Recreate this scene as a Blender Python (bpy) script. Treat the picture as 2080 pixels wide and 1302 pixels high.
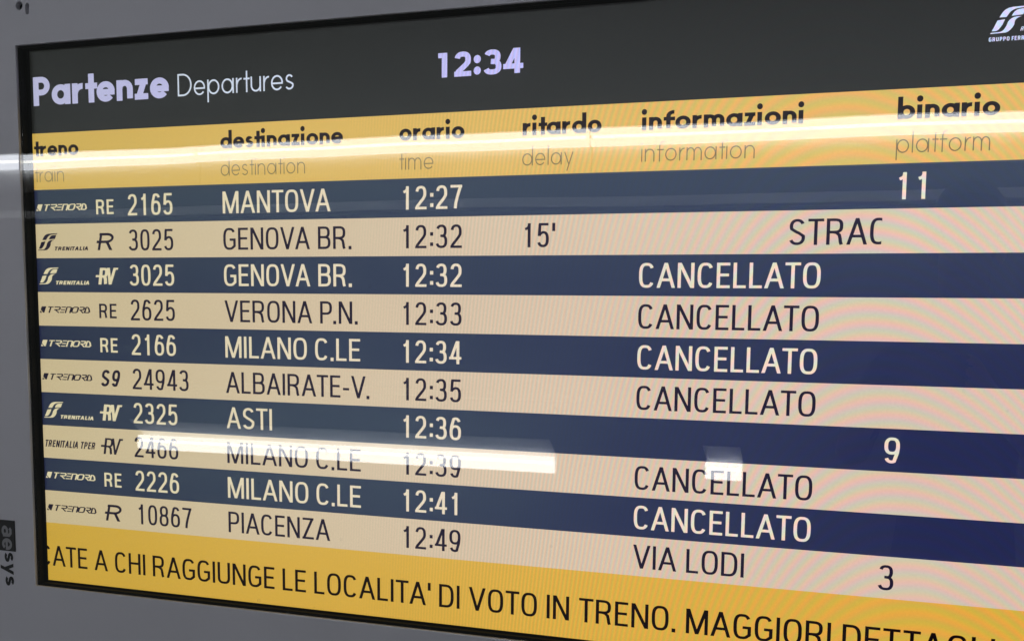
import bpy, bmesh, math, random
from mathutils import Vector, Matrix

# ------------------------------------------------------------------ clear
for o in list(bpy.data.objects):
    bpy.data.objects.remove(o, do_unlink=True)
SC = bpy.context.scene
COL = SC.collection
U = 0.043                      # height of one timetable row in metres; the screen plane is y = 0, x right, z up

# ------------------------------------------------------------------ camera
cd = bpy.data.cameras.new('camera')
cam = bpy.data.objects.new('camera', cd)
COL.objects.link(cam)
CR = Vector((0.96592875, 0.25739219, 0.02703544))
CDN = Vector((0.04849627, -0.07739747, -0.99582014))
CF = Vector((-0.25422385, 0.96320242, -0.087243))
CPOS = Vector((25.93, -20.994, -4.67)) * U
m = Matrix((CR, -CDN, -CF)).transposed().to_4x4()
m.translation = CPOS
cam.matrix_world = m
cd.sensor_width = 36.0
cd.sensor_fit = 'HORIZONTAL'
cd.lens = 36.0 * 1800 / 2080
cd.shift_x = -(1400 - 1040) / 2080
cd.shift_y = (900 - 651) / 2080
cd.clip_start = 0.005
cd.clip_end = 200
SC.camera = cam

# ------------------------------------------------------------------ ambient light of the hall, exposure
w = bpy.data.worlds.new('World')
SC.world = w
w.use_nodes = True
bg = w.node_tree.nodes['Background']
wt = w.node_tree
wtc = wt.nodes.new('ShaderNodeTexCoord')
wse = wt.nodes.new('ShaderNodeSeparateXYZ')
wt.links.new(wtc.outputs['Generated'], wse.inputs[0])
wfac = wt.nodes.new('ShaderNodeMapRange')
wfac.inputs['From Min'].default_value = -0.4
wfac.inputs['From Max'].default_value = 0.6
wt.links.new(wse.outputs[2], wfac.inputs['Value'])
wmr = wt.nodes.new('ShaderNodeValToRGB')           # dark floor and far end, pale ceiling high up
wmr.color_ramp.elements[0].position = 0.0
wmr.color_ramp.elements[0].color = (0.05, 0.05, 0.05, 1)
wmr.color_ramp.elements[1].position = 1.0
wmr.color_ramp.elements[1].color = (9.0, 9.0, 9.0, 1)
for zz, vv in ((0.0, 0.045), (0.12, 0.055), (0.20, 0.15), (0.32, 0.25), (0.52, 7.2)):
    el = wmr.color_ramp.elements.new((zz + 0.4) / 1.0)
    el.color = (vv, vv, vv, 1)
wt.links.new(wmr.outputs[0], bg.inputs['Strength'])
bg.inputs['Color'].default_value = (0.93, 1.0, 0.98, 1)
SC.view_settings.view_transform = 'Standard'
SC.view_settings.look = 'None'
SC.view_settings.gamma = 1
SC.view_settings.exposure = 0
SC.view_settings.use_curve_mapping = False
SC.render.engine = 'CYCLES'
SC.cycles.use_adaptive_sampling = False
SC.cycles.use_denoising = True
SC.cycles.max_bounces = 10
SC.cycles.glossy_bounces = 6
SC.cycles.transmission_bounces = 8
TUBE_POWER = 12.0
DIFFUSER_POWER = 7.0


# ------------------------------------------------------------------ colour and material helpers
def lin(r, g, b):
    f = lambda c: (c / 255 / 12.92) if c / 255 <= 0.04045 else ((c / 255 + 0.055) / 1.055) ** 2.4
    return (f(r), f(g), f(b), 1)


def new_mat(name):
    mt = bpy.data.materials.new(name)
    mt.use_nodes = True
    nt = mt.node_tree
    for n in list(nt.nodes):
        if n.type not in ('BSDF_PRINCIPLED', 'OUTPUT_MATERIAL'):
            nt.nodes.remove(n)
    return mt, nt, nt.nodes['Principled BSDF']


def math_node(nt, op, a, b=None, c=None):
    n = nt.nodes.new('ShaderNodeMath')
    n.operation = op
    for i, v in enumerate((a, b, c)):
        if v is None:
            continue
        if isinstance(v, (int, float)):
            n.inputs[i].default_value = v
        else:
            nt.links.new(v, n.inputs[i])
    return n.outputs[0]


# the pixel-grid interference of the panel, as a smooth phase over the panel's own surface
PH = [(0, 0, -1.3755), (0, 1, -10.4523), (0, 2, -0.9737), (0, 3, -0.0284), (1, 0, 72.3686), (1, 1, -11.0865), (1, 2, -0.5747), (1, 3, 0.0067), 
      (2, 0, -43.9124), (2, 1, -4.0569), (2, 2, 0.1399), (3, 0, -8.9356), (3, 1, 0.8306), (4, 0, 1.6873)]


def panel_group():
    g = bpy.data.node_groups.new('panel_response', 'ShaderNodeTree')
    g.interface.new_socket('Red', in_out='OUTPUT', socket_type='NodeSocketFloat')
    g.interface.new_socket('Green', in_out='OUTPUT', socket_type='NodeSocketFloat')
    g.interface.new_socket('Blue', in_out='OUTPUT', socket_type='NodeSocketFloat')
    g.interface.new_socket('Facing', in_out='OUTPUT', socket_type='NodeSocketFloat')
    out = g.nodes.new('NodeGroupOutput')
    tc = g.nodes.new('ShaderNodeTexCoord')
    sep = g.nodes.new('ShaderNodeSeparateXYZ')
    g.links.new(tc.outputs['Object'], sep.inputs[0])
    X = math_node(g, 'DIVIDE', sep.outputs[0], U)
    Z = math_node(g, 'DIVIDE', sep.outputs[2], U)
    u = math_node(g, 'MULTIPLY', math_node(g, 'SUBTRACT', X, 18.0), 0.1)
    t = math_node(g, 'DIVIDE', math_node(g, 'ADD', Z, 5.0), 7.0)
    # Horner in u of polynomials in t
    acc = None
    for i in range(4, -1, -1):
        cs = {j: k for (ii, j, k) in PH if ii == i}
        pj = None
        for j in range(3, -1, -1):
            k = cs.get(j, 0.0)
            if pj is None:
                pj = k if k else None
            elif isinstance(pj, float):
                pj = math_node(g, 'MULTIPLY_ADD', t, pj, k)
            else:
                pj = math_node(g, 'MULTIPLY_ADD', pj, t, k)
        if acc is None:
            acc = pj
        elif isinstance(acc, float):
            acc = math_node(g, 'MULTIPLY_ADD', u, acc, pj)
        else:
            acc = math_node(g, 'MULTIPLY_ADD', acc, u, pj)
    # slight wander so the fringes are not perfectly regular
    nz = g.nodes.new('ShaderNodeTexNoise')
    nz.inputs['Scale'].default_value = 9
    nz.inputs['Detail'].default_value = 2
    g.links.new(tc.outputs['Object'], nz.inputs['Vector'])
    ph = math_node(g, 'MULTIPLY', math_node(g, 'MULTIPLY_ADD', nz.outputs[0], 0.5, acc), 2 * math.pi)
    mr = g.nodes.new('ShaderNodeMapRange')
    mr.interpolation_type = 'SMOOTHSTEP'
    mr.inputs['From Min'].default_value = 7.0
    mr.inputs['From Max'].default_value = 19.0
    g.links.new(X, mr.inputs['Value'])
    nz2 = g.nodes.new('ShaderNodeTexNoise')
    nz2.inputs['Scale'].default_value = 5
    g.links.new(tc.outputs['Object'], nz2.inputs['Vector'])
    amp = math_node(g, 'MULTIPLY', mr.outputs[0], math_node(g, 'MULTIPLY_ADD', nz2.outputs[0], 1.2, 0.4))
    # panel grain
    nz3 = g.nodes.new('ShaderNodeTexNoise')
    nz3.inputs['Scale'].default_value = 420
    nz3.inputs['Detail'].default_value = 3
    g.links.new(tc.outputs['Object'], nz3.inputs['Vector'])
    nz4 = g.nodes.new('ShaderNodeTexNoise')
    nz4.inputs['Scale'].default_value = 4.5
    nz4.inputs['Detail'].default_value = 2
    g.links.new(tc.outputs['Object'], nz4.inputs['Vector'])
    grain = math_node(g, 'ADD', math_node(g, 'MULTIPLY_ADD', nz3.outputs[0], 0.16, 0.88),
                      math_node(g, 'MULTIPLY_ADD', nz4.outputs[0], 0.10, -0.01 - 0.04))
    # a liquid crystal panel gets dimmer and yellower when it is seen from the side
    geo = g.nodes.new('ShaderNodeNewGeometry')
    dot = g.nodes.new('ShaderNodeVectorMath')
    dot.operation = 'DOT_PRODUCT'
    g.links.new(geo.outputs['Incoming'], dot.inputs[0])
    g.links.new(geo.outputs['Normal'], dot.inputs[1])
    mf = g.nodes.new('ShaderNodeMapRange')
    mf.inputs['From Min'].default_value = 0.62
    mf.inputs['From Max'].default_value = 1.0
    g.links.new(math_node(g, 'ABSOLUTE', dot.outputs['Value']), mf.inputs['Value'])
    F = mf.outputs[0]
    ms = g.nodes.new('ShaderNodeMapRange')      # the three colours fall out of step towards the coarse fringes
    ms.inputs['From Min'].default_value = 13.0
    ms.inputs['From Max'].default_value = 20.0
    g.links.new(X, ms.inputs['Value'])
    for nm, shift, a, lo, hi in (('Red', 0.0, 0.125, 0.90, 1.16), ('Green', 2.6, 0.072, 0.905, 1.08),
                                 ('Blue', 4.4, 0.10, 0.80, 1.34)):
        s = math_node(g, 'SINE', math_node(g, 'MULTIPLY_ADD', ms.outputs[0], shift, ph))
        v = math_node(g, 'MULTIPLY_ADD', math_node(g, 'MULTIPLY', s, amp), a, 1.0)
        v = math_node(g, 'MULTIPLY', v, math_node(g, 'MULTIPLY_ADD', F, hi - lo, lo))
        v = math_node(g, 'MULTIPLY', v, grain)
        g.links.new(v, out.inputs[nm])
    g.links.new(F, out.inputs['Facing'])
    return g


PANEL = panel_group()


def lcd(name, color, strength=1.0, ag=None):
    mt, nt, pb = new_mat(name)
    nt.nodes.remove(pb)
    gn = nt.nodes.new('ShaderNodeGroup')
    gn.node_tree = PANEL
    cc = nt.nodes.new('ShaderNodeCombineColor')
    for i, nm in enumerate(('Red', 'Green', 'Blue')):
        nt.links.new(math_node(nt, 'MULTIPLY', gn.outputs[nm], color[i] * strength), cc.inputs[i])
    em = nt.nodes.new('ShaderNodeEmission')
    nt.links.new(cc.outputs[0], em.inputs['Color'])
    # matt anti-glare face of the panel
    gs = nt.nodes.new('ShaderNodeBsdfGlossy')
    gs.inputs['Roughness'].default_value = 0.36
    gs.inputs['Color'].default_value = ag or AG
    ad = nt.nodes.new('ShaderNodeAddShader')
    nt.links.new(em.outputs[0], ad.inputs[0])
    nt.links.new(gs.outputs[0], ad.inputs[1])
    nt.links.new(ad.outputs[0], nt.nodes['Material Output'].inputs['Surface'])
    return mt


AG = (0.100, 0.134, 0.102, 1)
INK_AG = (0.05, 0.045, 0.055, 1)
M = {}
M['title'] = lcd('lcd_black', (0.0080, 0.0078, 0.0078), ag=(0.080, 0.083, 0.081, 1))
M['yellow'] = lcd('lcd_yellow', (0.75, 0.475, 0.098))
M['ticker'] = lcd('lcd_ticker_yellow', (0.73, 0.435, 0.050))
M['light'] = lcd('lcd_cream', (0.70, 0.555, 0.36))
M['blue'] = lcd('lcd_blue', (0.0125, 0.0155, 0.067))
M['ink'] = lcd('lcd_dark_ink', (0.009, 0.006, 0.022), ag=INK_AG)
M['black_ink'] = lcd('lcd_black_ink', (0.003, 0.001, 0.002), ag=(0.03, 0.022, 0.025, 1))
M['head_ink'] = lcd('lcd_header_ink', (0.006, 0.004, 0.005), ag=INK_AG)
M['thin_ink'] = lcd('lcd_thin_ink', (0.13, 0.075, 0.022))
M['cream_ink'] = lcd('lcd_cream_ink', (0.86, 0.74, 0.50))
M['lavender'] = lcd('lcd_lavender', (0.57, 0.55, 0.92))
M['pale'] = lcd('lcd_pale', (0.70, 0.76, 0.93))


def painted(name, col, rough, coat=0.0, coat_rough=0.05, bump=0.02, scale=900, var=0.06, coat_ior=1.5, spec=0.5):
    mt, nt, pb = new_mat(name)
    tc = nt.nodes.new('ShaderNodeTexCoord')
    n1 = nt.nodes.new('ShaderNodeTexNoise')
    n1.inputs['Scale'].default_value = 6
    n1.inputs['Detail'].default_value = 5
    nt.links.new(tc.outputs['Object'], n1.inputs['Vector'])
    n2 = nt.nodes.new('ShaderNodeTexNoise')
    n2.inputs['Scale'].default_value = scale
    n2.inputs['Detail'].default_value = 2
    nt.links.new(tc.outputs['Object'], n2.inputs['Vector'])
    mx = nt.nodes.new('ShaderNodeMix')
    mx.data_type = 'RGBA'
    mx.inputs['A'].default_value = tuple(c * (1 - var) for c in col[:3]) + (1,)
    mx.inputs['B'].default_value = tuple(c * (1 + var) for c in col[:3]) + (1,)
    nt.links.new(math_node(nt, 'MULTIPLY_ADD', n2.outputs[0], 0.5, math_node(nt, 'MULTIPLY', n1.outputs[0], 0.5)),
                 mx.inputs['Factor'])
    nt.links.new(mx.outputs['Result'], pb.inputs['Base Color'])
    pb.inputs['Roughness'].default_value = rough
    pb.inputs['Coat Weight'].default_value = coat
    pb.inputs['Specular IOR Level'].default_value = spec
    pb.inputs['Coat Roughness'].default_value = coat_rough
    pb.inputs['Coat IOR'].default_value = coat_ior
    bp = nt.nodes.new('ShaderNodeBump')
    bp.inputs['Strength'].default_value = bump
    bp.inputs['Distance'].default_value = 0.001
    nt.links.new(n2.outputs[0], bp.inputs['Height'])
    nt.links.new(bp.outputs[0], pb.inputs['Normal'])
    return mt


M['casing'] = painted('grey_enamel', (0.70, 0.69, 0.765), 0.5, coat=0.9, coat_rough=0.008, bump=0.06, scale=1300, var=0.08, coat_ior=1.75)
M['rubber'] = painted('black_rubber', (0.004, 0.004, 0.005), 0.7, spec=0.15, bump=0.08, scale=400, var=0.3)
M['bezel'] = painted('black_bezel', (0.003, 0.003, 0.0035), 0.7, spec=0.15, bump=0.03, scale=600, var=0.2)
M['hole'] = painted('hole_shade_black', (0.006, 0.006, 0.007), 0.7)
M['badge_black'] = painted('badge_black', (0.012, 0.012, 0.014), 0.4, coat=0.3)
M['badge_grey'] = painted('badge_grey', (0.30, 0.30, 0.32), 0.5)
M['white_metal'] = painted('white_enamel', (0.78, 0.78, 0.76), 0.45)
M['grey_metal'] = painted('grey_strip', (0.55, 0.56, 0.58), 0.45)


def glass_mat():
    mt, nt, pb = new_mat('pane_glass')
    nt.nodes.remove(pb)
    tr = nt.nodes.new('ShaderNodeBsdfTransparent')
    tr.inputs['Color'].default_value = (0.985, 0.995, 0.99, 1)
    gs = nt.nodes.new('ShaderNodeBsdfGlossy')
    gs.inputs['Roughness'].default_value = 0.0
    tc = nt.nodes.new('ShaderNodeTexCoord')
    # large soft waves: the pane is not optically flat
    n1 = nt.nodes.new('ShaderNodeTexNoise')
    n1.inputs['Scale'].default_value = 3.0
    n1.inputs['Detail'].default_value = 1.0
    nt.links.new(tc.outputs['Object'], n1.inputs['Vector'])
    bp = nt.nodes.new('ShaderNodeBump')
    bp.inputs['Strength'].default_value = 0.5
    bp.inputs['Distance'].default_value = 0.0012
    nt.links.new(n1.outputs[0], bp.inputs['Height'])
    nt.links.new(bp.outputs[0], gs.inputs['Normal'])
    # reflectance of one glass face: 4 % head-on, rising towards grazing
    geo = nt.nodes.new('ShaderNodeNewGeometry')
    dot = nt.nodes.new('ShaderNodeVectorMath')
    dot.operation = 'DOT_PRODUCT'
    nt.links.new(geo.outputs['Incoming'], dot.inputs[0])
    nt.links.new(geo.outputs['Normal'], dot.inputs[1])
    q = math_node(nt, 'SUBTRACT', 1.0, math_node(nt, 'ABSOLUTE', dot.outputs['Value']))
    fr = math_node(nt, 'MULTIPLY_ADD', math_node(nt, 'POWER', q, 5.0), 0.95, 0.045)
    gl = nt.nodes.new('ShaderNodeMixShader')
    nt.links.new(fr, gl.inputs[0])
    nt.links.new(tr.outputs[0], gl.inputs[1])
    nt.links.new(gs.outputs[0], gl.inputs[2])
    # dried drops and specks of dust on the surface
    df = nt.nodes.new('ShaderNodeBsdfDiffuse')
    df.inputs['Color'].default_value = (0.7, 0.72, 0.7, 1)
    vo = nt.nodes.new('ShaderNodeTexVoronoi')
    vo.inputs['Scale'].default_value = 26
    vo.inputs['Randomness'].default_value = 1.0
    nt.links.new(tc.outputs['Object'], vo.inputs['Vector'])
    sp = nt.nodes.new('ShaderNodeSeparateColor')
    nt.links.new(vo.outputs['Color'], sp.inputs[0])
    pick = math_node(nt, 'GREATER_THAN', sp.outputs[0], 0.80)
    size = math_node(nt, 'MULTIPLY_ADD', math_node(nt, 'POWER', sp.outputs[1], 3.0), 0.10, 0.022)
    blob = math_node(nt, 'LESS_THAN', vo.outputs['Distance'], size)
    n2 = nt.nodes.new('ShaderNodeTexNoise')
    n2.inputs['Scale'].default_value = 2.2
    n2.inputs['Detail'].default_value = 6
    nt.links.new(tc.outputs['Object'], n2.inputs['Vector'])
    film = math_node(nt, 'MULTIPLY', math_node(nt, 'SUBTRACT', n2.outputs[0], 0.47), 0.008)
    film = math_node(nt, 'MAXIMUM', film, 0.0)
    fac = math_node(nt, 'ADD', math_node(nt, 'MULTIPLY', math_node(nt, 'MULTIPLY', pick, blob), math_node(nt, 'MULTIPLY_ADD', sp.outputs[2], 0.05, 0.02)), film)
    mx = nt.nodes.new('ShaderNodeMixShader')
    nt.links.new(fac, mx.inputs[0])
    nt.links.new(gl.outputs[0], mx.inputs[1])
    nt.links.new(df.outputs[0], mx.inputs[2])
    nt.links.new(mx.outputs[0], nt.nodes['Material Output'].inputs['Surface'])
    return mt


M['glass'] = glass_mat()


def emit_mat(name, col, s):
    mt, nt, pb = new_mat(name)
    nt.nodes.remove(pb)
    em = nt.nodes.new('ShaderNodeEmission')
    em.inputs['Color'].default_value = col
    em.inputs['Strength'].default_value = s
    nt.links.new(em.outputs[0], nt.nodes['Material Output'].inputs['Surface'])
    return mt


M['tube'] = emit_mat('lit_tube', (1.0, 0.99, 0.97, 1), TUBE_POWER)
M['diffuser'] = emit_mat('lit_diffuser', (0.95, 0.985, 1.06, 1), DIFFUSER_POWER)


# ------------------------------------------------------------------ object helpers
def thing(name, label, cat, loc=(0, 0, 0), group=None):
    o = bpy.data.objects.new(name, None)
    COL.objects.link(o)
    o.location = loc
    o.empty_display_size = 0.1
    o['label'] = label
    o['category'] = cat
    if group:
        o['group'] = group
    return o


def offset_of(parent):
    v = Vector((0, 0, 0))
    while parent is not None:
        v += parent.location
        parent = parent.parent
    return v


def link_mesh(name, me, mats, parent):
    o = bpy.data.objects.new(name, me)
    COL.objects.link(o)
    for mt in (mats if isinstance(mats, (list, tuple)) else [mats]):
        me.materials.append(mt)
    if parent is not None:
        o.parent = parent
        o.location = -offset_of(parent)      # object coordinates stay in board coordinates
    return o


def mesh_obj(name, verts, faces, mats, parent=None, smooth=False):
    me = bpy.data.meshes.new(name)
    me.from_pydata([tuple(v) for v in verts], [], faces)
    me.update()
    if smooth:
        me.polygons.foreach_set('use_smooth', [True] * len(me.polygons))
    return link_mesh(name, me, mats, parent)


def bm_obj(name, bm, mats, parent=None, smooth=False):
    me = bpy.data.meshes.new(name)
    bm.normal_update()
    bm.to_mesh(me)
    bm.free()
    if smooth:
        me.polygons.foreach_set('use_smooth', [True] * len(me.polygons))
    return link_mesh(name, me, mats, parent)


def add_box(bm, x0, x1, y0, y1, z0, z1, bevel=0.0):
    r = bmesh.ops.create_cube(bm, size=1.0)
    vs = r['verts']
    for v in vs:
        v.co = Vector((x0 + (v.co.x + .5) * (x1 - x0), y0 + (v.co.y + .5) * (y1 - y0), z0 + (v.co.z + .5) * (z1 - z0)))
    if bevel > 0:
        es = list({e for v in vs for e in v.link_edges})
        bmesh.ops.bevel(bm, geom=es, offset=bevel, segments=2, affect='EDGES', profile=0.5)


def frame_bm(x0, x1, z0, z1, section):
    """closed rectangular moulding; section = list of (inset, y) going round the profile"""
    bm = bmesh.new()
    rings = []
    for ins, y in section:
        rings.append([bm.verts.new(((x0 + ins) * U, y * U, (z0 + ins) * U)), bm.verts.new(((x1 - ins) * U, y * U, (z0 + ins) * U)),
                      bm.verts.new(((x1 - ins) * U, y * U, (z1 - ins) * U)), bm.verts.new(((x0 + ins) * U, y * U, (z1 - ins) * U))])
    n = len(rings)
    for i in range(n):
        a, b = rings[i], rings[(i + 1) % n]
        for k in range(4):
            bm.faces.new((a[k], a[(k + 1) % 4], b[(k + 1) % 4], b[k]))
    bmesh.ops.recalc_face_normals(bm, faces=bm.faces)
    return bm


# ------------------------------------------------------------------ lettering: strokes turned into flat outlines
def arc(cu, cv, ru, rv, a0, a1, n=18, p=2.0):
    out = []
    for i in range(n + 1):
        a = math.radians(a0 + (a1 - a0) * i / n)
        c, s = math.cos(a), math.sin(a)
        out.append((cu + ru * math.copysign(abs(c) ** (2 / p), c), cv + rv * math.copysign(abs(s) ** (2 / p), s)))
    return out


Q = 2.85      # squareness of the condensed rounds
# ops: ('s',u0,v0,u1,v1) straight stroke with level ends, ('h',u0,u1,v) bar, ('c',pts) curve, ('d',u,v) square dot, ('o',u,v,r) round dot
CAPS = {
    'A': (0.72, [('s', 0.0, 0, 0.5, 1), ('s', 1.0, 0, 0.5, 1), ('h', .2, .8, .30)]),
    'B': (0.60, [('s', 0, 0, 0, 1), ('c', [(0, 1), (.45, 1)] + arc(.45, .765, .48, .235, 90, -90, 14, Q) + [(0, .53)]),
                 ('c', [(0, .53), (.45, .53)] + arc(.45, .265, .55, .265, 90, -90, 14, Q) + [(0, 0)])]),
    'C': (0.60, [('c', arc(.5, .5, .5, .5, 34, 326, 34, Q))]),
    'D': (0.62, [('s', 0, 0, 0, 1), ('c', [(0, 1), (.4, 1)] + arc(.4, .5, .6, .5, 90, -90, 22, Q) + [(0, 0)])]),
    'E': (0.50, [('s', 0, 0, 0, 1), ('h', 0, 1, 0), ('h', 0, .92, .52), ('h', 0, 1, 1)]),
    'F': (0.48, [('s', 0, 0, 0, 1), ('h', 0, .92, .5), ('h', 0, 1, 1)]),
    'G': (0.63, [('c', arc(.5, .5, .5, .5, 36, 300, 32, Q) + [(1.0, .14), (1.0, .46)]), ('h', .52, 1.0, .46)]),
    'H': (0.62, [('s', 0, 0, 0, 1), ('s', 1, 0, 1, 1), ('h', 0, 1, .52)]),
    'I': (0.125, [('s', 0, 0, 0, 1)]),
    'L': (0.47, [('s', 0, 0, 0, 1), ('h', 0, 1, 0)]),
    'M': (0.80, [('s', 0, 0, 0, 1), ('s', 1, 0, 1, 1), ('s', .03, 1, .5, .0), ('s', .97, 1, .5, .0)]),
    'N': (0.64, [('s', 0, 0, 0, 1), ('s', 1, 0, 1, 1), ('s', .02, 1, .98, 0)]),
    'O': (0.63, [('c', arc(.5, .5, .5, .5, 0, 360, 40, Q))]),
    'P': (0.57, [('s', 0, 0, 0, 1), ('c', [(0, 1), (.45, 1)] + arc(.45, .72, .55, .28, 90, -90, 14, Q) + [(0, .44)])]),
    'R': (0.61, [('s', 0, 0, 0, 1), ('c', [(0, 1), (.42, 1)] + arc(.42, .74, .52, .26, 90, -90, 14, Q) + [(0, .48)]),
                 ('c', [(.35, .48), (.6, .45), (.80, .36), (.87, .2), (.9, .06), (.97, -.05)])]),
    'S': (0.58, [('c', arc(.5, .745, .46, .255, 22, 205, 18, 2.2) + [(.16, .60), (.42, .51), (.66, .45), (.9, .36)]
                  + arc(.5, .265, .5, .265, 12, -158, 18, 2.2))]),
    'T': (0.56, [('h', 0, 1, 1), ('s', .5, 0, .5, 1)]),
    'U': (0.61, [('c', [(0, 1.06), (0, .3)] + arc(.5, .3, .5, .3, 180, 360, 20, Q) + [(1, .3), (1, 1.06)])]),
    'V': (0.70, [('s', 0, 1, .5, 0), ('s', 1, 1, .5, 0)]),
    'Z': (0.58, [('h', .03, .98, 1), ('h', 0, 1, 0), ('s', .0, .02, 1, .98)]),
    '0': (0.54, [('c', arc(.5, .5, .5, .5, 0, 360, 40, Q))]),
    '1': (0.32, [('s', 1, 0, 1, 1), ('c', [(1, .96), (.72, .84), (.0, .78)])]),
    '2': (0.54, [('c', arc(.5, .71, .47, .29, 168, -20, 20, 2.55) + [(.80, .47), (.1, .10), (.02, 0)]), ('h', 0, 1, 0)]),
    '3': (0.54, [('c', arc(.48, .755, .45, .245, 160, -78, 18, 2.55) + [(.36, .53)]),
                 ('c', [(.36, .53)] + arc(.48, .265, .52, .265, 80, -162, 20, 2.55))]),
    '4': (0.58, [('s', .78, 0, .78, 1), ('h', 0, 1, .23), ('s', .04, .24, .72, 1)]),
    '5': (0.54, [('h', .12, .94, 1), ('c', [(.13, 1.0), (.05, .46)]),
                 ('c', [(.04, .475), (.18, .57)] + arc(.48, .315, .50, .315, 92, -158, 22, 2.55))]),
    '6': (0.54, [('c', arc(.52, .76, .44, .24, 20, 120, 12, 2.2) + [(.06, .62), (.0, .40), (.0, .3)]),
                 ('c', arc(.5, .31, .5, .31, 0, 360, 32, 2.55))]),
    '7': (0.54, [('h', 0, 1, 1), ('c', [(.97, .98), (.62, .5), (.44, .2), (.38, -.05)])]),
    '8': (0.54, [('c', arc(.5, .765, .44, .235, 0, 360, 30, 2.55)), ('c', arc(.5, .265, .5, .265, 0, 360, 30, 2.55))]),
    '9': (0.54, [('c', arc(.48, .24, .44, .24, 200, 300, 12, 2.2) + [(.94, .38), (1.0, .60), (1.0, .7)]),
                 ('c', arc(.5, .69, .5, .31, 0, 360, 32, 2.55))]),
    ':': (0.15, [('d', 0, .13), ('d', 0, .62)]),
    '.': (0.13, [('d', 0, .0)]),
    "'": (0.10, [('s', 0, .66, 0, 1)]),
    '-': (0.30, [('h', 0, 1, .38)]),
}
DIG_ADV = 0.685
# geometric lower case: unit = x-height
LOW = {
    'a': (1.06, [('c', arc(.47, .5, .47, .5, 0, 360, 40)), ('s', 1, 0, 1, 1)]),
    'b': (1.06, [('c', arc(.53, .5, .47, .5, 0, 360, 40)), ('s', 0, 0, 0, 1.62)]),
    'd': (1.06, [('c', arc(.47, .5, .47, .5, 0, 360, 40)), ('s', 1, 0, 1, 1.62)]),
    'e': (1.00, [('c', arc(.5, .5, .5, .5, 2, 322, 38)), ('h', .1, .99, .46)]),
    'f': (0.60, [('c', [(.32, -.08), (.32, 1.15)] + arc(.98, 1.22, .66, .42, 180, 84, 12)), ('h', 0, .92, .94)]),
    'i': (0.30, [('s', .5, 0, .5, 1), ('o', .5, 1.42)]),
    'l': (0.22, [('s', .5, 0, .5, 1.62)]),
    'm': (1.36, [('s', 0, 0, 0, 1), ('c', [(0, .55)] + arc(.25, .6, .25, .4, 180, 0, 16) + [(.5, -.08)]),
                 ('c', [(.5, .55)] + arc(.75, .6, .25, .4, 180, 0, 16) + [(1, -.08)])]),
    'n': (0.88, [('s', 0, 0, 0, 1), ('c', [(0, .55)] + arc(.5, .58, .5, .42, 180, 0, 18) + [(1, -.08)])]),
    'o': (1.02, [('c', arc(.5, .5, .5, .5, 0, 360, 40))]),
    'p': (1.06, [('c', arc(.53, .5, .47, .5, 0, 360, 40)), ('s', 0, -.52, 0, 1)]),
    'r': (0.60, [('s', 0, 0, 0, 1), ('c', [(0, .38)] + arc(.85, .40, .85, .58, 172, 84, 14))]),
    's': (0.70, [('c', arc(.5, .75, .42, .25, 25, 200, 16) + [(.2, .58), (.5, .5), (.8, .42)] + arc(.5, .26, .5, .26, 20, -155, 16))]),
    't': (0.58, [('s', .5, 0, .5, 1.42), ('h', 0, 1, .95)]),
    'u': (0.88, [('c', [(0, 1.08), (0, .42)] + arc(.5, .42, .5, .42, 180, 360, 18) + [(1, .42)]), ('s', 1, 0, 1, 1)]),
    'y': (0.90, [('s', 0, 1, .52, -.02), ('s', 1, 1, .28, -.52)]),
    'z': (0.72, [('h', .03, .98, 1), ('h', 0, 1, 0), ('s', .06, .02, .94, .98)]),
    'P': (0.95, [('v', 0, 0, 1.62), ('c', [(0, 1.62), (.5, 1.62)] + arc(.5, 1.17, .5, .45, 90, -90, 16) + [(0, .72)])]),
    'D': (1.25, [('v', 0, 0, 1.58), ('c', [(0, 1.58), (.35, 1.58)] + arc(.35, .79, .65, .79, 90, -90, 22) + [(0, 0)])]),
}


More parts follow.
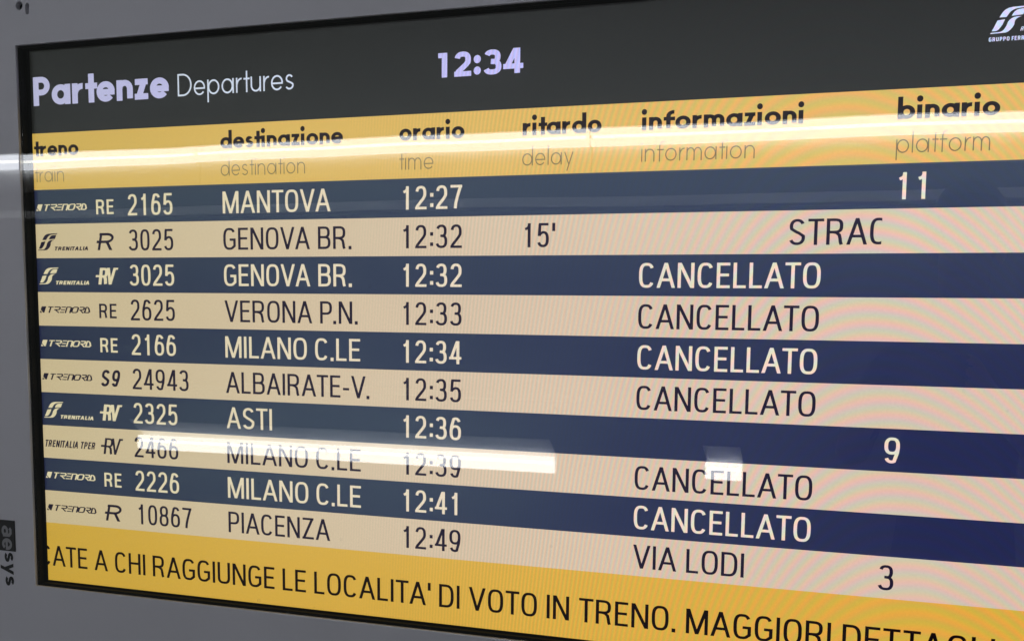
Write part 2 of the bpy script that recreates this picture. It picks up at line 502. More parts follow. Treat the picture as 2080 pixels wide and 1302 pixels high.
class Lettering:
    """collects flat glyph outlines in the x-z plane"""

    def __init__(self, y):
        self.v, self.f, self.y, self.k = [], [], y, 0

    def poly(self, pts):
        yy = self.y - 0.0004 * (self.k % 7)
        self.k += 1
        b = len(self.v)
        self.v += [(x, yy, z) for x, z in pts]
        self.f.append(list(range(b, b + len(pts))))

    def ribbon(self, pts, tv, th):
        yy = self.y - 0.0004 * (self.k % 7)
        self.k += 1
        p = []
        for q in pts:
            if not p or math.hypot(q[0] - p[-1][0], q[1] - p[-1][1]) > 1e-4:
                p.append(q)
        closed = math.hypot(p[0][0] - p[-1][0], p[0][1] - p[-1][1]) < 1e-3
        n = len(p)
        b = len(self.v)
        for i in range(n):
            if closed:
                a, c = p[(i - 1) % (n - 1)], p[(i + 1) % (n - 1)]
            else:
                a, c = p[max(0, i - 1)], p[min(n - 1, i + 1)]
            d1 = Vector((p[i][0] - a[0], p[i][1] - a[1]))
            d2 = Vector((c[0] - p[i][0], c[1] - p[i][1]))
            if d1.length < 1e-9:
                d1 = d2
            if d2.length < 1e-9:
                d2 = d1
            t = d1.normalized() + d2.normalized()
            t = t.normalized() if t.length > 1e-6 else d1.normalized()
            nn = Vector((-t.y, t.x))
            k = 1.0 / max(0.6, abs(nn.dot(Vector((-d1.y, d1.x)).normalized())))
            ox, oz = nn.x * tv / 2 * k, nn.y * th / 2 * k
            self.v += [(p[i][0] + ox, yy, p[i][1] + oz), (p[i][0] - ox, yy, p[i][1] - oz)]
        for i in range(n - 1):
            self.f.append([b + 2 * i, b + 2 * i + 1, b + 2 * i + 3, b + 2 * i + 2])

    def glyph(self, ops, x, z, w, h, tv, th, shear=0.0, warp=None):
        """w, h ink box; tv, th thickness of upright and level strokes (same units as w, h)"""
        s0, s1, b0 = len(self.v), None, z
        mx = lambda u: x + tv / 2 + u * (w - tv)
        mz = lambda v: z + th / 2 + v * (h - th)
        for op in ops:
            if op[0] == 's':
                _, u0, v0, u1, v1 = op
                xa, za, xb, zb = mx(u0), z + v0 * h, mx(u1), z + v1 * h
                sl = (xb - xa) / (zb - za)
                hw = tv / 2 * math.sqrt(1 + sl * sl) * (0.97 if abs(sl) > .01 else 1)
                if abs(sl) > .01:          # keep the foot inside the ink box
                    lo, hi = x, x + w
                    def cl(c):
                        return min(max(c, lo + hw), hi - hw) if w > 2.2 * hw else c
                    xa, xb = cl(xa), cl(xb)
                self.poly([(xa - hw, za), (xa + hw, za), (xb + hw, zb), (xb - hw, zb)])
            elif op[0] == 'h':
                _, u0, u1, v = op
                zc = mz(v)
                self.poly([(x + u0 * w, zc - th / 2), (x + u1 * w, zc - th / 2), (x + u1 * w, zc + th / 2), (x + u0 * w, zc + th / 2)])
            elif op[0] == 'v':
                xc, za, zb = mx(op[1]), mz(op[2]) - th / 2, mz(op[3]) + th / 2
                self.poly([(xc - tv / 2, za), (xc + tv / 2, za), (xc + tv / 2, zb), (xc - tv / 2, zb)])
            elif op[0] == 'c':
                self.ribbon([(mx(u), mz(v)) for u, v in op[1]], tv, th)
            elif op[0] == 'd':
                xc, zc = mx(op[1]), mz(op[2])
                s = tv * 0.56
                self.poly([(xc - s, zc - s), (xc + s, zc - s), (xc + s, zc + s), (xc - s, zc + s)])
            elif op[0] == 'o':
                xc, zc = mx(op[1]), z + op[2] * h
                r = max(tv * 0.62, 0.075 * h)
                self.poly([(xc + r * math.cos(a * math.pi / 10), zc + r * math.sin(a * math.pi / 10)) for a in range(20)])
        if shear:
            for i in range(s0, len(self.v)):
                a = self.v[i]
                self.v[i] = (a[0] + shear * (a[2] - b0), a[1], a[2])

    def clip_x(self, xmax):
        """cut everything beyond xmax (text running under the edge of its field)"""
        for i, a in enumerate(self.v):
            if a[0] > xmax:
                self.v[i] = (xmax, a[1], a[2])

    def build(self, name, mat, parent):
        return mesh_obj(name, [(a[0] * U, a[1] * U, a[2] * U) for a in self.v], self.f, mat, parent)


def caps_layout(text, gap):
    """natural positions in cap heights: list of (char, x, w), total"""
    x, out = 0.0, []
    last = None
    for ch in text:
        if ch == ' ':
            x += 0.26
            last = None
            continue
        wd = CAPS[ch][0]
        if ch.isdigit():
            off = 0.06 if ch == '1' else 0.5 * (0.55 - wd)
            out.append((ch, x + off, wd))
            x += DIG_ADV
        elif ch == ':':
            out.append((ch, x + 0.04, wd))
            x += 0.30
        else:
            k = 0.0
            if last:
                pair = last + ch
                if pair in ('TO', 'AT', 'TA', 'VA', 'AV', 'LT', 'OV', 'OA', "A'", 'LA', 'AC', 'RT', 'V.', 'P.', 'FE'):
                    k = {'VA': -.10, 'AV': -.10, 'AT': -.09, 'TA': -.09, 'LT': -.06, "A'": -.05, 'V.': -.08, 'P.': -.06}.get(pair, -.04)
                elif 'A' in pair or 'V' in pair or 'T' in pair:
                    k = -.03
            x += k
            out.append((ch, x, wd))
            x += wd + gap
        last = ch
    total = max(a[1] + a[2] for a in out)
    x0 = min(a[1] for a in out)
    return [(c, a - x0, b) for c, a, b in out], total - x0


def caps(L, text, x0, x1, z, h, tv, th, gap=0.125, shear=0.0, lig=0.0):
    lay, tot = caps_layout(text, gap)
    sx = (x1 - x0) / (tot * h) if x1 is not None else 1.0
    for ch, px, wd in lay:
        ww = wd * h * sx
        if CAPS[ch][0] < 0.2:
            ww = max(ww * 0 + tv, tv)
        L.glyph(CAPS[ch][1], x0 + px * h * sx, z, ww, h, tv, th, shear)
    return sx


def lower(L, text, x0, x1, z, xh, tv, th, gap):
    x, lay = 0.0, []
    for ch in text:
        if ch == ' ':
            x += 0.5
            continue
        wd = LOW[ch][0]
        if ch in 'rtf':
            wd = {'r': .48, 't': .46, 'f': .58}[ch] + {'r': .85, 't': .55, 'f': .7}[ch] * tv / xh
        if ch in 'il':
            wd = max(wd * 0.2, tv / xh)
        lay.append((ch, x, wd))
        x += wd + gap * ((0.4 if tv / xh < .2 else -0.4) if ch in 'rtf' else 1)
    tot = lay[-1][1] + lay[-1][2]
    sx = (x1 - x0) / (tot * xh)
    for ch, px, wd in lay:
        ww = wd * xh * sx
        if ch in 'il':
            ww = tv
        L.glyph(LOW[ch][1], x0 + px * xh * sx, z, ww, xh, tv, th)


# ------------------------------------------------------------------ the departures board
BASE = Vector((14.6 * U, 0.12 * U, -15.2 * U))
board = thing('departures_board', 'grey enamelled station departures board with lit yellow, cream and blue timetable screen',
              'departures board', BASE)

SX0, SX1, SZ0, SZ1 = 0.0, 29.3, -11.81, 4.04      # lit area
OX0, OX1, OZ0, OZ1 = -0.20, 29.5, -11.955, 4.10   # opening in the casing
YC = -0.28                                        # front of the casing
CX0, CX1, CZ0, CZ1 = -4.6, 33.9, -15.2, 7.4


def casing():
    cu = bpy.data.curves.new('casing', 'CURVE')
    cu.dimensions = '2D'
    cu.fill_mode = 'BOTH'

    def ring(pts):
        s = cu.splines.new('POLY')
        s.points.add(len(pts) - 1)
        for p, (x, z) in zip(s.points, pts):
            p.co = (x * U, z * U, 0, 1)
        s.use_cyclic_u = True
    ring([(CX0, CZ0), (CX1, CZ0), (CX1, CZ1), (CX0, CZ1)])
    ring([(OX0, OZ0), (OX1, OZ0), (OX1, OZ1), (OX0, OZ1)])
    ring([(0.018 + .145 * math.cos(a * math.pi / 16), 5.178 + .135 * math.sin(a * math.pi / 16)) for a in range(32)])
    ring([(0.316 + .088 * math.cos(a * math.pi / 16), (5.17 if a <= 16 else 4.975) + .08 * math.sin(a * math.pi / 16)) for a in range(32)])
    cu.extrude = 0.055 * U
    cu.bevel_depth = 0.02 * U
    cu.bevel_resolution = 2
    tmp = bpy.data.objects.new('casing_outline', cu)
    COL.objects.link(tmp)
    dg = bpy.context.evaluated_depsgraph_get()
    me = bpy.data.meshes.new_from_object(tmp.evaluated_get(dg))
    bpy.data.objects.remove(tmp, do_unlink=True)
    bpy.data.curves.remove(cu)
    me.transform(Matrix.Rotation(math.pi / 2, 4, 'X'))
    ymin = min(v.co.y for v in me.vertices)
    me.transform(Matrix.Translation((0, YC * U - ymin, 0)))
    # folded sides of the sheet-metal housing, butted behind the front sheet
    bm = bmesh.new()
    bm.from_mesh(me)
    yb = max(v.co.y for v in bm.verts) + 0.0002
    t = 0.07 * U
    for (x0, x1, z0, z1) in ((CX0 * U, CX0 * U + t, CZ0 * U + t, CZ1 * U - t), (CX1 * U - t, CX1 * U, CZ0 * U + t, CZ1 * U - t),
                             (CX0 * U, CX1 * U, CZ0 * U, CZ0 * U + t), (CX0 * U, CX1 * U, CZ1 * U - t, CZ1 * U)):
        add_box(bm, x0, x1, yb, 3.0 * U, z0, z1)
    add_box(bm, CX0 * U, CX1 * U, 3.0 * U + .0002, 3.0 * U + t, CZ0 * U, CZ1 * U)
    me2 = bpy.data.meshes.new('casing')
    bm.to_mesh(me2)
    bm.free()
    bpy.data.meshes.remove(me)
    return link_mesh('casing', me2, M['casing'], board)


casing()

# lock: near-black blocks behind the holes; the holes' shade is in their colour
bm = bmesh.new()
add_box(bm, (-0.2) * U, (0.19) * U, (YC + .16) * U, (YC + .5) * U, 4.98 * U, 5.40 * U)
bm_obj('lock_hole_backing', bm, M['hole'], board)
bm = bmesh.new()
add_box(bm, (0.22) * U, (0.42) * U, (YC + .16) * U, (YC + .5) * U, 4.80 * U, 5.35 * U)
bm_obj('key_slot_backing', bm, M['hole'], board)

# rubber gasket with two ridges, just inside the opening
bm = frame_bm(OX0 + .004, OX1 - .004, OZ0 + .004, OZ1 - .004,
              [(0, -.06), (0, -.200), (.030, -.205), (.050, -.200), (.055, -.165), (.070, -.165), (.075, -.185), (.095, -.185),
               (.100, -.150), (.100, -.06)])
bm_obj('gasket', bm, M['rubber'], board)

# black frame of the display behind the glass
bm = frame_bm(-1.2, 30.5, -13.0, 5.2, [(0, .30), (0, -.03), (1.19, -.03), (1.2, -.02), (1.2, .30)])
bm_obj('screen_bezel', bm, M['bezel'], board)

# pane
bm = bmesh.new()
add_box(bm, (OX0 + .012) * U, (OX1 - .012) * U, -.268 * U, -.212 * U, (OZ0 + .012) * U, (OZ1 - .012) * U)
bm_obj('glass_pane', bm, M['glass'], board)


def sheet(name, x0, x1, z0, z1, y, mat, parent):
    return mesh_obj(name, [(x0 * U, y * U, z0 * U), (x1 * U, y * U, z0 * U), (x1 * U, y * U, z1 * U), (x0 * U, y * U, z1 * U)],
                    [[0, 1, 2, 3]], mat, parent)


# display module: slab with the lit layers on its face
bm = bmesh.new()
add_box(bm, -.9 * U, 30.2 * U, .33 * U, 1.6 * U, -12.7 * U, 4.9 * U)
bm_obj('display_module', bm, M['bezel'], board)

YB, YT = 0.0, -0.008
R1 = 1.63                                     # bottom of the title bar
title = sheet('title_bar', SX0, SX1, R1, SZ1, YB, M['title'], board)
header = sheet('column_header', SX0, SX1, 0, R1, YB, M['yellow'], board)
rows = []
ROWS = [
    ('trenord', 'RE', '2165', 'MANTOVA', 10.23, '12:27', None, None, '11'),
    ('fs', 'R', '3025', 'GENOVA BR.', 10.87, '12:32', "15'", ('STRAC', 22.67, 24.83), None),
    ('fs', 'RV', '3025', 'GENOVA BR.', 10.87, '12:32', None, ('CANCELLATO', 19.0, 23.45), None),
    ('trenord', 'RE', '2625', 'VERONA P.N.', 11.05, '12:33', None, ('CANCELLATO', 19.0, 23.45), None),
    ('trenord', 'RE', '2166', 'MILANO C.LE', 11.12, '12:34', None, ('CANCELLATO', 19.0, 23.45), None),
    ('trenord', 'S9', '24943', 'ALBAIRATE-V.', 11.40, '12:35', None, ('CANCELLATO', 19.0, 23.45), None),
    ('fs', 'RV', '2325', 'ASTI', 8.27, '12:36', None, None, '9'),
    ('tper', 'RV', '2466', 'MILANO C.LE', 11.12, '12:39', None, ('CANCELLATO', 19.0, 23.45), None),
    ('trenord', 'RE', '2226', 'MILANO C.LE', 11.12, '12:41', None, ('CANCELLATO', 19.0, 23.45), None),
    ('trenord', 'R', '10867', 'PIACENZA', 10.13, '12:49', None, ('VIA LODI', 19.0, 21.86), '3'),
]


# --- operator marks
def fs_mark(L, x, z, h, wd):
    """slanted four-piece double-f emblem; box x..x+wd, z..z+h"""
    P = lambda pts: L.poly([(x + a * wd, z + b * h) for a, b in pts])

    P([(.233, .616), (.285, .735), (.337, .84), (.405, .915), (.49, .962), (.60, .985), (1.0, 1.0), (.985, .955), (.72, .925),
       (.655, .905), (.593, .872), (.54, .825), (.50, .765), (.424, .616)])
    P([(.564, .645), (.60, .74), (.64, .81), (.695, .86), (.756, .888), (.945, .906), (.91, .80), (.872, .675)])
    P([(.186, .500), (.16, .43), (.128, .333), (.09, .22), (.04, .105), (.14, .10), (.19, .12), (.233, .165), (.285, .25),
       (.326, .333), (.39, .535)])
    P([(.0, .0), (.42, .022), (.49, .06), (.547, .12), (.605, .21), (.645, .31), (.657, .45), (.68, .50), (.71, .54), (.76, .58),
       (.84, .612), (.72, .612), (.63, .595), (.558, .548), (.51, .49), (.471, .425), (.455, .36), (.430, .26), (.372, .14),
       (.32, .085), (.256, .058), (.023, .045)])


def slant_word(L, text, x0, x1, z, h, tv, th, shear=0.30):
    caps(L, text, x0, x1 - shear * h, z, h, tv, th, gap=0.16, shear=shear)


def wide_mark(L, x0, x1, z, h):
    """wide slanted line lettering with an arrow block in front"""
    W = x1 - x0
    k = 0.45 * h
    Sx = lambda u, v: (x0 + u * W + k * v, z + v * h)
    W = x1 - x0 - k
    t = 0.030

    def bar(u0, u1, v, dv=.14):
        L.poly([Sx(u0, v - dv / 2), Sx(u1, v - dv / 2), Sx(u1, v + dv / 2), Sx(u0, v + dv / 2)])

    def line(pts, tt=.030, hh=.15):
        L.ribbon([Sx(*q) for q in pts], tt * W, hh * h)
    # arrow block: rhomb with a notch
    L.poly([Sx(.0, .0), Sx(.05, .0), Sx(.0, .34)])
    L.poly([Sx(.0, .48), Sx(.066, .02), Sx(.092, .0), Sx(.092, 1.0), Sx(.0, 1.0)])
    # T
    bar(.135, .245, .91)
    line([(.19, .9), (.19, .0)], .03)
    # R without its upright
    line([(.265, .91), (.37, .91), (.385, .72), (.37, .52), (.275, .48)])
    line([(.30, .48), (.385, .02)], .032)
    # three-bar E
    for v in (.09, .5, .91):
        bar(.405 + .0 * v, .49, v)
    # n
    line([(.515, .0), (.515, .91), (.585, .91), (.605, .80), (.605, .0)])
    # O
    line([(.655, .09), (.725, .09), (.745, .22), (.745, .78), (.725, .91), (.665, .91), (.635, .78), (.635, .22), (.655, .09)])
    # R
    line([(.77, .91), (.85, .91), (.865, .72), (.85, .52), (.775, .48)])
    line([(.795, .48), (.87, .02)], .032)
    # D
    line([(.895, .09), (.97, .09), (.985, .25), (.955, .72), (.925, .91), (.895, .91), (.895, .09)])


def r_mark(L, x, z, w_, h, t, bar_left=True):
    ops = [('s', .12, 0, .12, 1), ('c', [(.0, 1), (.55, 1)] + arc(.55, .74, .42, .26, 90, -90, 14) + [(-.12, .48)]),
           ('s', .62, .48, 1.0, 0)]
    L.glyph(ops, x, z, w_, h, t, t * .8, 0.22)


for i, (op, cat, num, dest, dx, tm, delay, info, plat) in enumerate(ROWS):
    z1, z0 = -float(i), -float(i + 1)
    dark = i % 2 == 0
    row = sheet('timetable_row', SX0, SX1, z0, z1, YB, M['blue'] if dark else M['light'], board)
    row['label'] = ('dark blue' if dark else 'cream') + ' timetable row of the %s train to %s' % (tm, dest.title())
    ink = M['cream_ink'] if dark else M['ink']
    tv, th = (0.084, 0.066) if dark else (0.081, 0.062)
    zb = z0 + 0.20
    H = 0.60

    def put(name, text, x0, x1, zz=zb, h=H, v=tv, hh=th, **kw):
        L = Lettering(YT)
        caps(L, text, x0, x1, zz, h, v, hh, **kw)
        return L
    # operator mark
    L = Lettering(YT)
    if op == 'trenord':
        wide_mark(L, .05, 2.03, z0 + .385, .19)
    elif op == 'fs':
        fs_mark(L, .07, z0 + .225, .50, .76)
        slant_word(L, 'TRENITALIA', .69, 1.99, z0 + .222, .110, .042, .028)
    else:
        slant_word(L, 'TRENITALIA TPER', .05, 2.02, z0 + .345, .21, .044, .036, .26)
    L.build('operator_mark', ink, row)
    # category
    L = Lettering(YT)
    if cat == 'RE':
        caps(L, 'RE', 2.30, 2.94, z0 + .25, .42, tv * .88, th * .88, gap=.17)
    elif cat == 'R':
        r_mark(L, 2.25, z0 + .222, .60, .49, .088)
    elif cat == 'S9':
        caps(L, 'S9', 2.26, 2.94, z0 + .245, .49, .092, .076, gap=.16, shear=.18)
    else:
        t2 = .112 if dark else .082
        L.glyph(CAPS['R'][1], 2.30, z0 + .23, .33, .48, t2, t2 * .62, .16)
        L.glyph(CAPS['V'][1], 2.56, z0 + .23, .34, .48, t2 * .9, t2 * .62, .16)
        L.poly([(2.21, z0 + .44), (2.40, z0 + .44), (2.41, z0 + .50), (2.22, z0 + .50)])
        L.poly([(2.88, z0 + .655), (3.03, z0 + .655), (3.05, z0 + .71), (2.90, z0 + .71)])
    L.build('category_mark', ink, row)
    # number, destination, time
    put('n', num, 3.45 if num[0] != '1' else 3.51, 5.03 if len(num) == 4 else 5.45).build('train_number', ink, row)
    put('d', dest, 6.74, dx).build('destination_name', ink, row)
    put('t', tm, 12.41, 14.16 if tm[-1] != '1' else 14.06).build('departure_time', ink, row)
    if delay:
        put('y', delay, 15.90, 16.74).build('delay_minutes', ink, row)
    if info:
        L = put('i', info[0], info[1], info[2] + (0.10 if info[0] == 'STRAC' else 0))
        if info[0] == 'STRAC':
            L.clip_x(24.80)
        L.build('remark_text', ink, row)
    if plat:
        if plat == '11':
            L = Lettering(YT)
            caps(L, '11', 25.10, 25.72, zb, H, tv, th)
        else:
            L = Lettering(YT)
            caps(L, plat, 25.08, 25.43, zb, H, tv, th)
        L.build('platform_number', ink, row)
    rows.append(row)

ticker = sheet('ticker_band', SX0, SX1, SZ0, -10.0, YB, M['ticker'], board)
L = Lettering(YT)
# the ticker sentence: one run, fitted between its first full letter and its full stop
TK = "CATE A CHI RAGGIUNGE LE LOCALITA' DI VOTO IN TRENO. MAGGIORI DETTAGLI SU"
lay, tot = caps_layout(TK, 0.125)
xa = next(p for c, p, w_ in lay if c == 'A')
dot_i = [k for k, (c, p, w_) in enumerate(lay) if c == '.'][0]
xd = lay[dot_i][1] + 0.13
sx = (20.16 - 0.20) / ((xd - xa) * .63)
for c, p, w_ in lay:
    ww = w_ * .63 * sx
    tvv, thh = .088, .068
    if CAPS[c][0] < .2:
        ww = tvv
    x = 0.20 + (p - xa) * .63 * sx
    if x + ww < 29.2:
        L.glyph(CAPS[c][1], x, -11.335, ww, .63, tvv, thh)
L.build('ticker_text', M['black_ink'], ticker)

# --- column headings
for bold, thin, x, bx, tx in (('treno', 'train', .06, 1.72, 1.15), ('destinazione', 'destination', 6.70, 10.63, 9.44),
                              ('orario', 'time', 12.33, 14.22, 13.33), ('ritardo', 'delay', 15.84, 17.95, 17.22),
                              ('informazioni', 'information', 18.99, 22.93, 21.79), ('binario', 'platform', 25.03, 27.22, 27.05)):
    L = Lettering(YT)
    lower(L, bold, x, bx, .965, .305, .112, .086, .11)
    L.build('column_heading', M['head_ink'], header)
    L = Lettering(YT)
    lower(L, thin, x, tx, .225, .30, .026, .026, .24)
    L.build('column_translation', M['thin_ink'], header)

# --- title bar
L = Lettering(YT)
lower(L, 'Partenze', .11, 5.00, 2.42, .57, .205, .165, .10)
L.build('title_text', M['lavender'], title)
L = Lettering(YT)
lower(L, 'Departures', 5.30, 9.11, 2.44, .40, .048, .046, .19)
L.build('title_translation', M['pale'], title)
L = Lettering(YT)
for ch, x, w_ in (('1', 13.46, .26), ('2', 13.92, .48), (':', 14.47, .2), ('3', 14.75, .49), ('4', 15.29, .55)):
    if ch == ':':
        for zc in (2.62, 2.90):
            r = .100
            L.poly([(14.57 + r * math.cos(a * math.pi / 12), zc + r * math.sin(a * math.pi / 12)) for a in range(24)])
    else:
        ops = [('s', 1, 0, 1, 1), ('h', 0, .7, 1)] if ch == '1' else CAPS[ch][1]
        L.glyph(ops, x, 2.50, w_, .61, .155, .125)
L.build('clock_digits', M['lavender'], title)

# operator emblem at the end of the title bar
L = Lettering(YT)
fs_mark(L, 26.92, 2.69, .55, .76)
caps(L, 'RFI', 27.62, 28.75, 2.86, .34, .115, .095, gap=.2, shear=.28)
slant_word(L, 'RETE FERROVIARIA ITALIANA', 27.54, 29.10, 2.72, .085, .017, .015)
caps(L, 'GRUPPO FERROVIE DELLO STATO ITALIANE', 26.90, 29.14, 2.53, .088, .020, .016, gap=.2)
L.build('operator_emblem', M['pale'], title)

# --- maker's badge on the casing: letters read downwards, tops to the right
bm = bmesh.new()
add_box(bm, -3.1 * U, -.905 * U, (YC - .03) * U, (YC - .0006) * U, -10.935 * U, -9.975 * U, .004 * U)
badge = bm_obj('maker_badge', bm, M['badge_black'], board)
BLET = {'a': (1.0, [('c', [(.08, .86), (.3, 1), (.7, 1), (.96, .8), (.96, .0)]), ('c', arc(.47, .28, .47, .28, 0, 360, 24))]),
        'e': LOW['e'], 's': LOW['s'], 'y': LOW['y']}


def down_text(name, text, mat, parent, x_base, z_start, z_end, xh, y, tv):
    L = Lettering(0)
    lens = {'a': .92, 'e': .95, 's': .84, 'y': .95}
    tot = sum(lens[c] for c in text) + .10 * (len(text) - 1)
    sc = abs(z_end - z_start) / tot
    p = 0.0
    for c in text:
        L.glyph(BLET[c][1], p * sc, 0, lens[c] * sc, xh, tv, tv * .85)
        p += lens[c] + .10
    vs = [((x_base + v[2]) * U, (y + v[1]) * U, (z_start - v[0]) * U) for v in L.v]
    return mesh_obj(name, vs, L.f, mat, parent)


down_text('badge_lettering', 'ae', M['badge_grey'], badge, -1.40, -10.14, -10.90, .40, YC - .036, .105)
down_text('badge_lettering', 'sys', M['badge_black'], badge, -1.36, -10.97, -12.03, .34, YC - .006, .105)

# ------------------------------------------------------------------ the lamps of the hall mirrored in the pane
YL = -60.0


def channel(bm, x0, x1, z, y, up, dn):
    fu = 1.1 if up > 1 else -.40            # how far the upper flange leans out
    """white metal tray behind the diffuser, with flanges above and below it, open towards +y"""
    t = .06
    prof = [(y - .62, z - .80), (y - .62, z + .80), (y + fu, z + .86 + up), (y + fu - t, z + .86 + up + t), (y - .62 - t, z + .84),
            (y - .62 - t, z - .84), (y - .40 - t, z - .86 - dn - t), (y - .40, z - .86 - dn)]
    n = len(prof)
    a = [bm.verts.new((x0 * U, p[0] * U, p[1] * U)) for p in prof]
    b = [bm.verts.new((x1 * U, p[0] * U, p[1] * U)) for p in prof]
    for k in range(n):
        bm.faces.new((a[k], a[(k + 1) % n], b[(k + 1) % n], b[k]))
    bmesh.ops.recalc_face_normals(bm, faces=bm.faces)


def diffuser_bm(x0, x1, y, z, hz, groove, gz, seg=8):
    """opal trough: rounded section with a groove at height gz holding the tube"""
    prof = []
    for k in range(seg + 1):
        a = -math.pi / 2 + math.pi * k / seg
        zz = hz * math.sin(a)
        prof.append((y + .34 * math.cos(a) ** .6 if abs(math.cos(a)) > 1e-6 else y, z + zz))
    prof = [p for p in prof if abs(p[1] - (z + gz)) > groove]
    lo = [p for p in prof if p[1] < z + gz]
    hi = [p for p in prof if p[1] > z + gz]
    prof = lo + [(y + .33, z + gz - groove), (y + .02, z + gz - groove), (y + .02, z + gz + groove), (y + .33, z + gz + groove)] + hi
    prof += [(y - .2, z + hz), (y - .2, z - hz)]
    bm = bmesh.new()
    a = [bm.verts.new((x0 * U, p[0] * U, p[1] * U)) for p in prof]
    b = [bm.verts.new((x1 * U, p[0] * U, p[1] * U)) for p in prof]
    n = len(prof)
    for k in range(n):
        bm.faces.new((a[k], a[(k + 1) % n], b[(k + 1) % n], b[k]))
    bm.faces.new(a)
    bm.faces.new(list(reversed(b)))
    bmesh.ops.recalc_face_normals(bm, faces=bm.faces)
    return bm


def tube_bm(x0, x1, y, z, r, seg=20):
    bm = bmesh.new()
    rings = []
    for x in (x0, x1):
        rings.append([bm.verts.new((x * U, (y + r * math.cos(2 * math.pi * k / seg)) * U, (z + r * math.sin(2 * math.pi * k / seg)) * U)) for k in range(seg)])
    for k in range(seg):
        bm.faces.new((rings[0][k], rings[0][(k + 1) % seg], rings[1][(k + 1) % seg], rings[1][k]))
    bm.faces.new(rings[0])
    bm.faces.new(list(reversed(rings[1])))
    bmesh.ops.recalc_face_normals(bm, faces=bm.faces)
    return bm


def fitting(x0, x1, z, label, group, up, dn, hz=.80, r=.15, gz=0.0):
    t = thing('fluorescent_light', label, 'light fitting', ((x0 + x1) / 2 * U, (YL - 1.5) * U, z * U), group)
    bm = bmesh.new()
    channel(bm, x0, x1, z, YL, up, dn)
    bm_obj('reflector', bm, M['white_metal'], t)
    bm_obj('diffuser', diffuser_bm(x0 + .06, x1 - .06, YL - .1, z, hz, r * 1.15, gz), M['diffuser'], t)
    bm_obj('tube', tube_bm(x0 + .3, x1 - .3, YL + .10, z + gz, r), M['tube'], t, smooth=True)
    return t


G = 'fluorescent fittings mirrored across the yellow header'
for k in range(4):
    xs = -96.2 + 45.2 * k
    fitting(xs + .05, xs + 45.1, 16.45,
            ['fluorescent fitting mirrored at the left edge of the header, over the grey casing',
             'fluorescent fitting mirrored across the train and destination headings',
             'fluorescent fitting mirrored across the delay and platform headings',
             'fluorescent fitting of the mirrored row, past the right end of the header'][k], G, up=.15, dn=2.3)
fitting(-60.0, -9.0, -14.94, 'fluorescent fitting mirrored over the 2466 row between number and time',
        'fluorescent fittings mirrored low in the screen', up=1.7, dn=.05, hz=.80, gz=.2)
fitting(6.3, 9.75, -14.5, 'short square light fitting mirrored over the lower middle remark',
        'fluorescent fittings mirrored low in the screen', up=1.6, dn=.05, hz=.80, gz=.2)

# added white strips whose mirror image gives the lamps' faint ghost lines
for label, x0, x1, z, zc in (('long white strip added to mirror as a lamp ghost along the foot of the first blue row', -120, 70, 10.5, 1),
                             ('short white strip added to mirror as a faint light line along the row to Albairate', -56, -6.5, -8.2, -1)):
    t = thing('ghost_strip', label, 'added strip', (0, (YL - 2) * U, z * U), 'added strips mirrored as faint light lines in the screen')
    bm = bmesh.new()
    prof = [(YL - .8, z - .55), (YL - .8, z + .55), (YL - .2, z + .55), (YL + .9, z - .55)] if zc > 0 else \
           [(YL - .8, z - .35), (YL - .8, z + .35), (YL + .7, z + .35), (YL - .1, z - .35)]
    a = [bm.verts.new((x0 * U, p[0] * U, p[1] * U)) for p in prof]
    b = [bm.verts.new((x1 * U, p[0] * U, p[1] * U)) for p in prof]
    for k in range(4):
        bm.faces.new((a[k], a[(k + 1) % 4], b[(k + 1) % 4], b[k]))
    bm.faces.new(a)
    bm.faces.new(list(reversed(b)))
    bmesh.ops.recalc_face_normals(bm, faces=bm.faces)
    bm_obj('ghost_bar', bm, M['white_metal'], t)


# ------------------------------------------------------------------ the photographer, mirrored in the right half of the pane
def flat_mat(name, col, rough):
    return painted(name, col, rough, bump=0.1, scale=300, var=0.15)


M['skin'] = flat_mat('skin', (0.42, 0.25, 0.18), 0.5)
M['shirt'] = flat_mat('navy_cotton', (0.03, 0.032, 0.05), 0.9)
M['denim'] = flat_mat('dark_denim', (0.03, 0.035, 0.06), 0.9)
M['shoe'] = flat_mat('shoe_leather', (0.02, 0.018, 0.016), 0.5)
M['hair'] = flat_mat('dark_hair', (0.018, 0.012, 0.009), 0.55)
M['eye'] = flat_mat('eye_dark', (0.02, 0.015, 0.012), 0.2)
M['phone_body'] = painted('phone_black', (0.015, 0.015, 0.017), 0.3, coat=0.5)

HEAD = Vector((1.19, -1.333, 0.088))
RT, FW, UP = Vector((0.967, 0.254, 0)), Vector((-0.254, 0.967, 0)), Vector((0, 0, 1))
FEET = HEAD - UP * 1.66


def bp3(r, f, z):
    return HEAD + RT * r + FW * f + UP * z


person = thing('person', 'person in navy shirt and dark trousers photographing the board with a raised phone', 'person', FEET)


def skinned(name, joints, edges, root, sub, mats, parent):
    me = bpy.data.meshes.new(name)
    me.from_pydata([tuple(bp3(*j[0])) for j in joints], edges, [])
    o = bpy.data.objects.new(name, me)
    COL.objects.link(o)
    sk = o.modifiers.new('skin', 'SKIN')
    sk.use_smooth_shade = True
    for i, j in enumerate(joints):
        sv = me.skin_vertices[0].data[i]
        sv.radius = j[1] if isinstance(j[1], tuple) else (j[1], j[1])
        sv.use_root = (i == root)
    if sub:
        sb = o.modifiers.new('subdivision', 'SUBSURF')
        sb.levels = sb.render_levels = sub
    dg = bpy.context.evaluated_depsgraph_get()
    out = bpy.data.meshes.new_from_object(o.evaluated_get(dg))
    bpy.data.objects.remove(o, do_unlink=True)
    out.name = name
    return link_mesh(name, out, mats, parent)


J, EDG = [], []


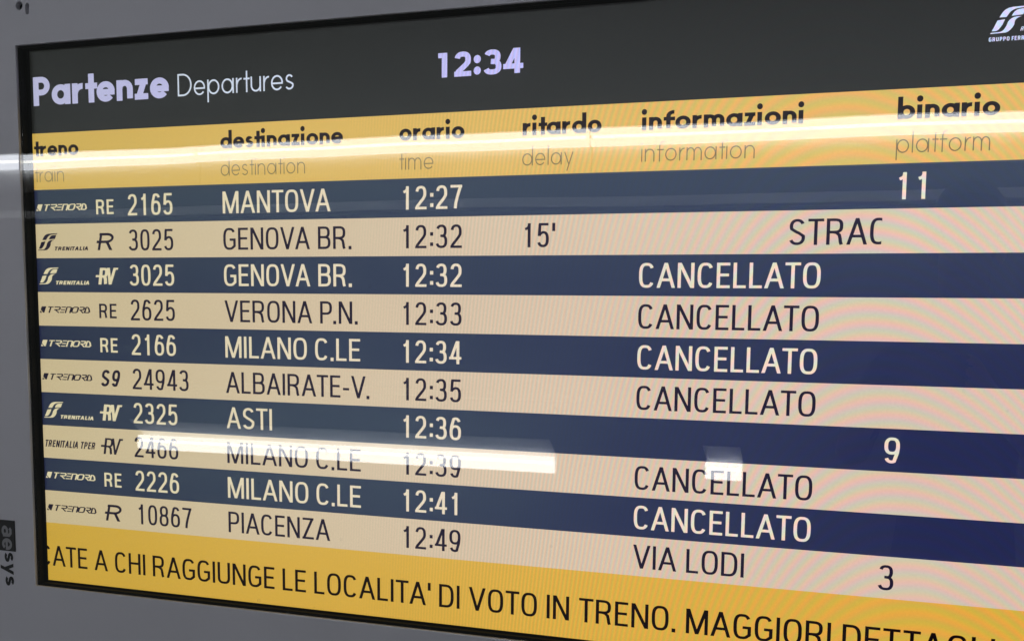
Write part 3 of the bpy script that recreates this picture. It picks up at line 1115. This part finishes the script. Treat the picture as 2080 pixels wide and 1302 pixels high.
def jn(p, r, prev=None):
    J.append((p, r))
    if prev is not None:
        EDG.append((prev, len(J) - 1))
    return len(J) - 1


pel = jn((0, -.03, -.80), (.155, .115))
bel = jn((0, -.035, -.62), (.140, .105), pel)
che = jn((0, -.05, -.42), (.165, .115), bel)
top = jn((0, -.05, -.29), (.13, .09), che)
nk = jn((0, -.035, -.17), .058, top)
jaw = jn((0, .008, -.075), (.062, .070), nk)
hd = jn((0, -.005, .015), (.076, .094), jaw)
cr = jn((0, -.015, .085), (.062, .075), hd)
for sgn in (-1, 1):
    hip = jn((sgn * .10, -.03, -.88), .088, pel)
    kn = jn((sgn * .11, .0, -1.24), .060, hip)
    an = jn((sgn * .12, -.04, -1.58), .042, kn)
    hl = jn((sgn * .12, -.03, -1.63), .040, an)
    jn((sgn * .14, .14, -1.635), .032, hl)
    sh = jn((sgn * .185, -.05, -.265), .064, top)
    el = jn((sgn * .245 + .01, .09, -.50), .047, sh)
    wr = jn((.037 + sgn * .115, .355, -.345), .029, el)
    pm = jn((.037 + sgn * .092, .405, -.300), (.036, .020), wr)
    for k in range(4):                                   # fingers behind the phone's edge
        zz = -.345 + .024 * k
        a = jn((.037 + sgn * .088, .425, zz + .012), .0095, pm)
        b = jn((.037 + sgn * (.078), .452, zz + .010), .0085, a)
        jn((.037 + sgn * (.058 - .004 * abs(k - 1.5)), .455, zz + .008), .0075, b)
    a = jn((.037 + sgn * .072, .392, -.285), .011, pm)    # thumb in front of the screen
    jn((.037 + sgn * .050, .405, -.272), .009, a)
body = skinned('body', J, EDG, 0, 1, [M['skin'], M['shirt'], M['denim'], M['shoe']], person)
for p in body.data.polygons:
    c = sum((body.data.vertices[i].co for i in p.vertices), Vector()) / len(p.vertices) - HEAD
    r, f, z = c.dot(RT), c.dot(FW), c.z
    if z < -1.56:
        p.material_index = 3
    elif z < -.83:
        p.material_index = 2
    elif z < -.20 and not (abs(r) > .12 and f > .06):
        p.material_index = 1
    else:
        p.material_index = 0


def blob(name, centre, rad, mat, parent, cut=None, seg=20):
    bm = bmesh.new()
    bmesh.ops.create_uvsphere(bm, u_segments=seg, v_segments=seg // 2 + 2, radius=1)
    rnd = random.Random(4)
    for v in list(bm.verts):
        if cut and cut(v.co):
            bm.verts.remove(v)
            continue
        k = 1 + (rnd.uniform(-.03, .03) if cut else 0)
        v.co = bp3(centre[0] + v.co.x * rad[0] * k, centre[1] + v.co.y * rad[1] * k, centre[2] + v.co.z * rad[2] * k)
    bmesh.ops.recalc_face_normals(bm, faces=bm.faces)
    return bm_obj(name, bm, mat, parent, smooth=True)


# hair: a cap over the skull, open at face and neck
blob('hair', (0, -.022, .055), (.093, .112, .112), M['hair'], person, lambda c: (c.y > .42 and c.z < .42) or c.z < -.72, 28)
for sgn in (-1, 1):
    blob('eye', (sgn * .032, .083, .012), (.013, .009, .009), M['eye'], person)
    blob('ear', (sgn * .080, -.012, -.005), (.012, .022, .034), M['skin'], person)
blob('nose', (0, .098, -.026), (.014, .020, .026), M['skin'], person)
blob('mouth', (0, .080, -.068), (.026, .008, .007), flat_mat('lips', (0.33, 0.14, 0.12), 0.5), person)

# the phone, held just behind the viewpoint
PC = CPOS - CF * 0.012
phone = thing('phone', 'black phone held up level in both hands by the photographer', 'phone', PC - Vector((0, 0, .036)))
bm = bmesh.new()
add_box(bm, -.073, .073, -.036, .036, -.0038, .0038, .003)
tm = Matrix((CR, -CDN, -CF)).transposed().to_4x4()
tm.translation = PC
bmesh.ops.transform(bm, matrix=tm, verts=bm.verts)
bm_obj('phone_case', bm, M['phone_body'], phone)
bm = bmesh.new()
add_box(bm, -.069, .069, -.033, .033, .0039, .0042)
bmesh.ops.transform(bm, matrix=tm, verts=bm.verts)
bm_obj('phone_screen', bm, emit_mat('phone_screen_light', (0.7, 0.65, 0.5, 1), 0.25), phone)
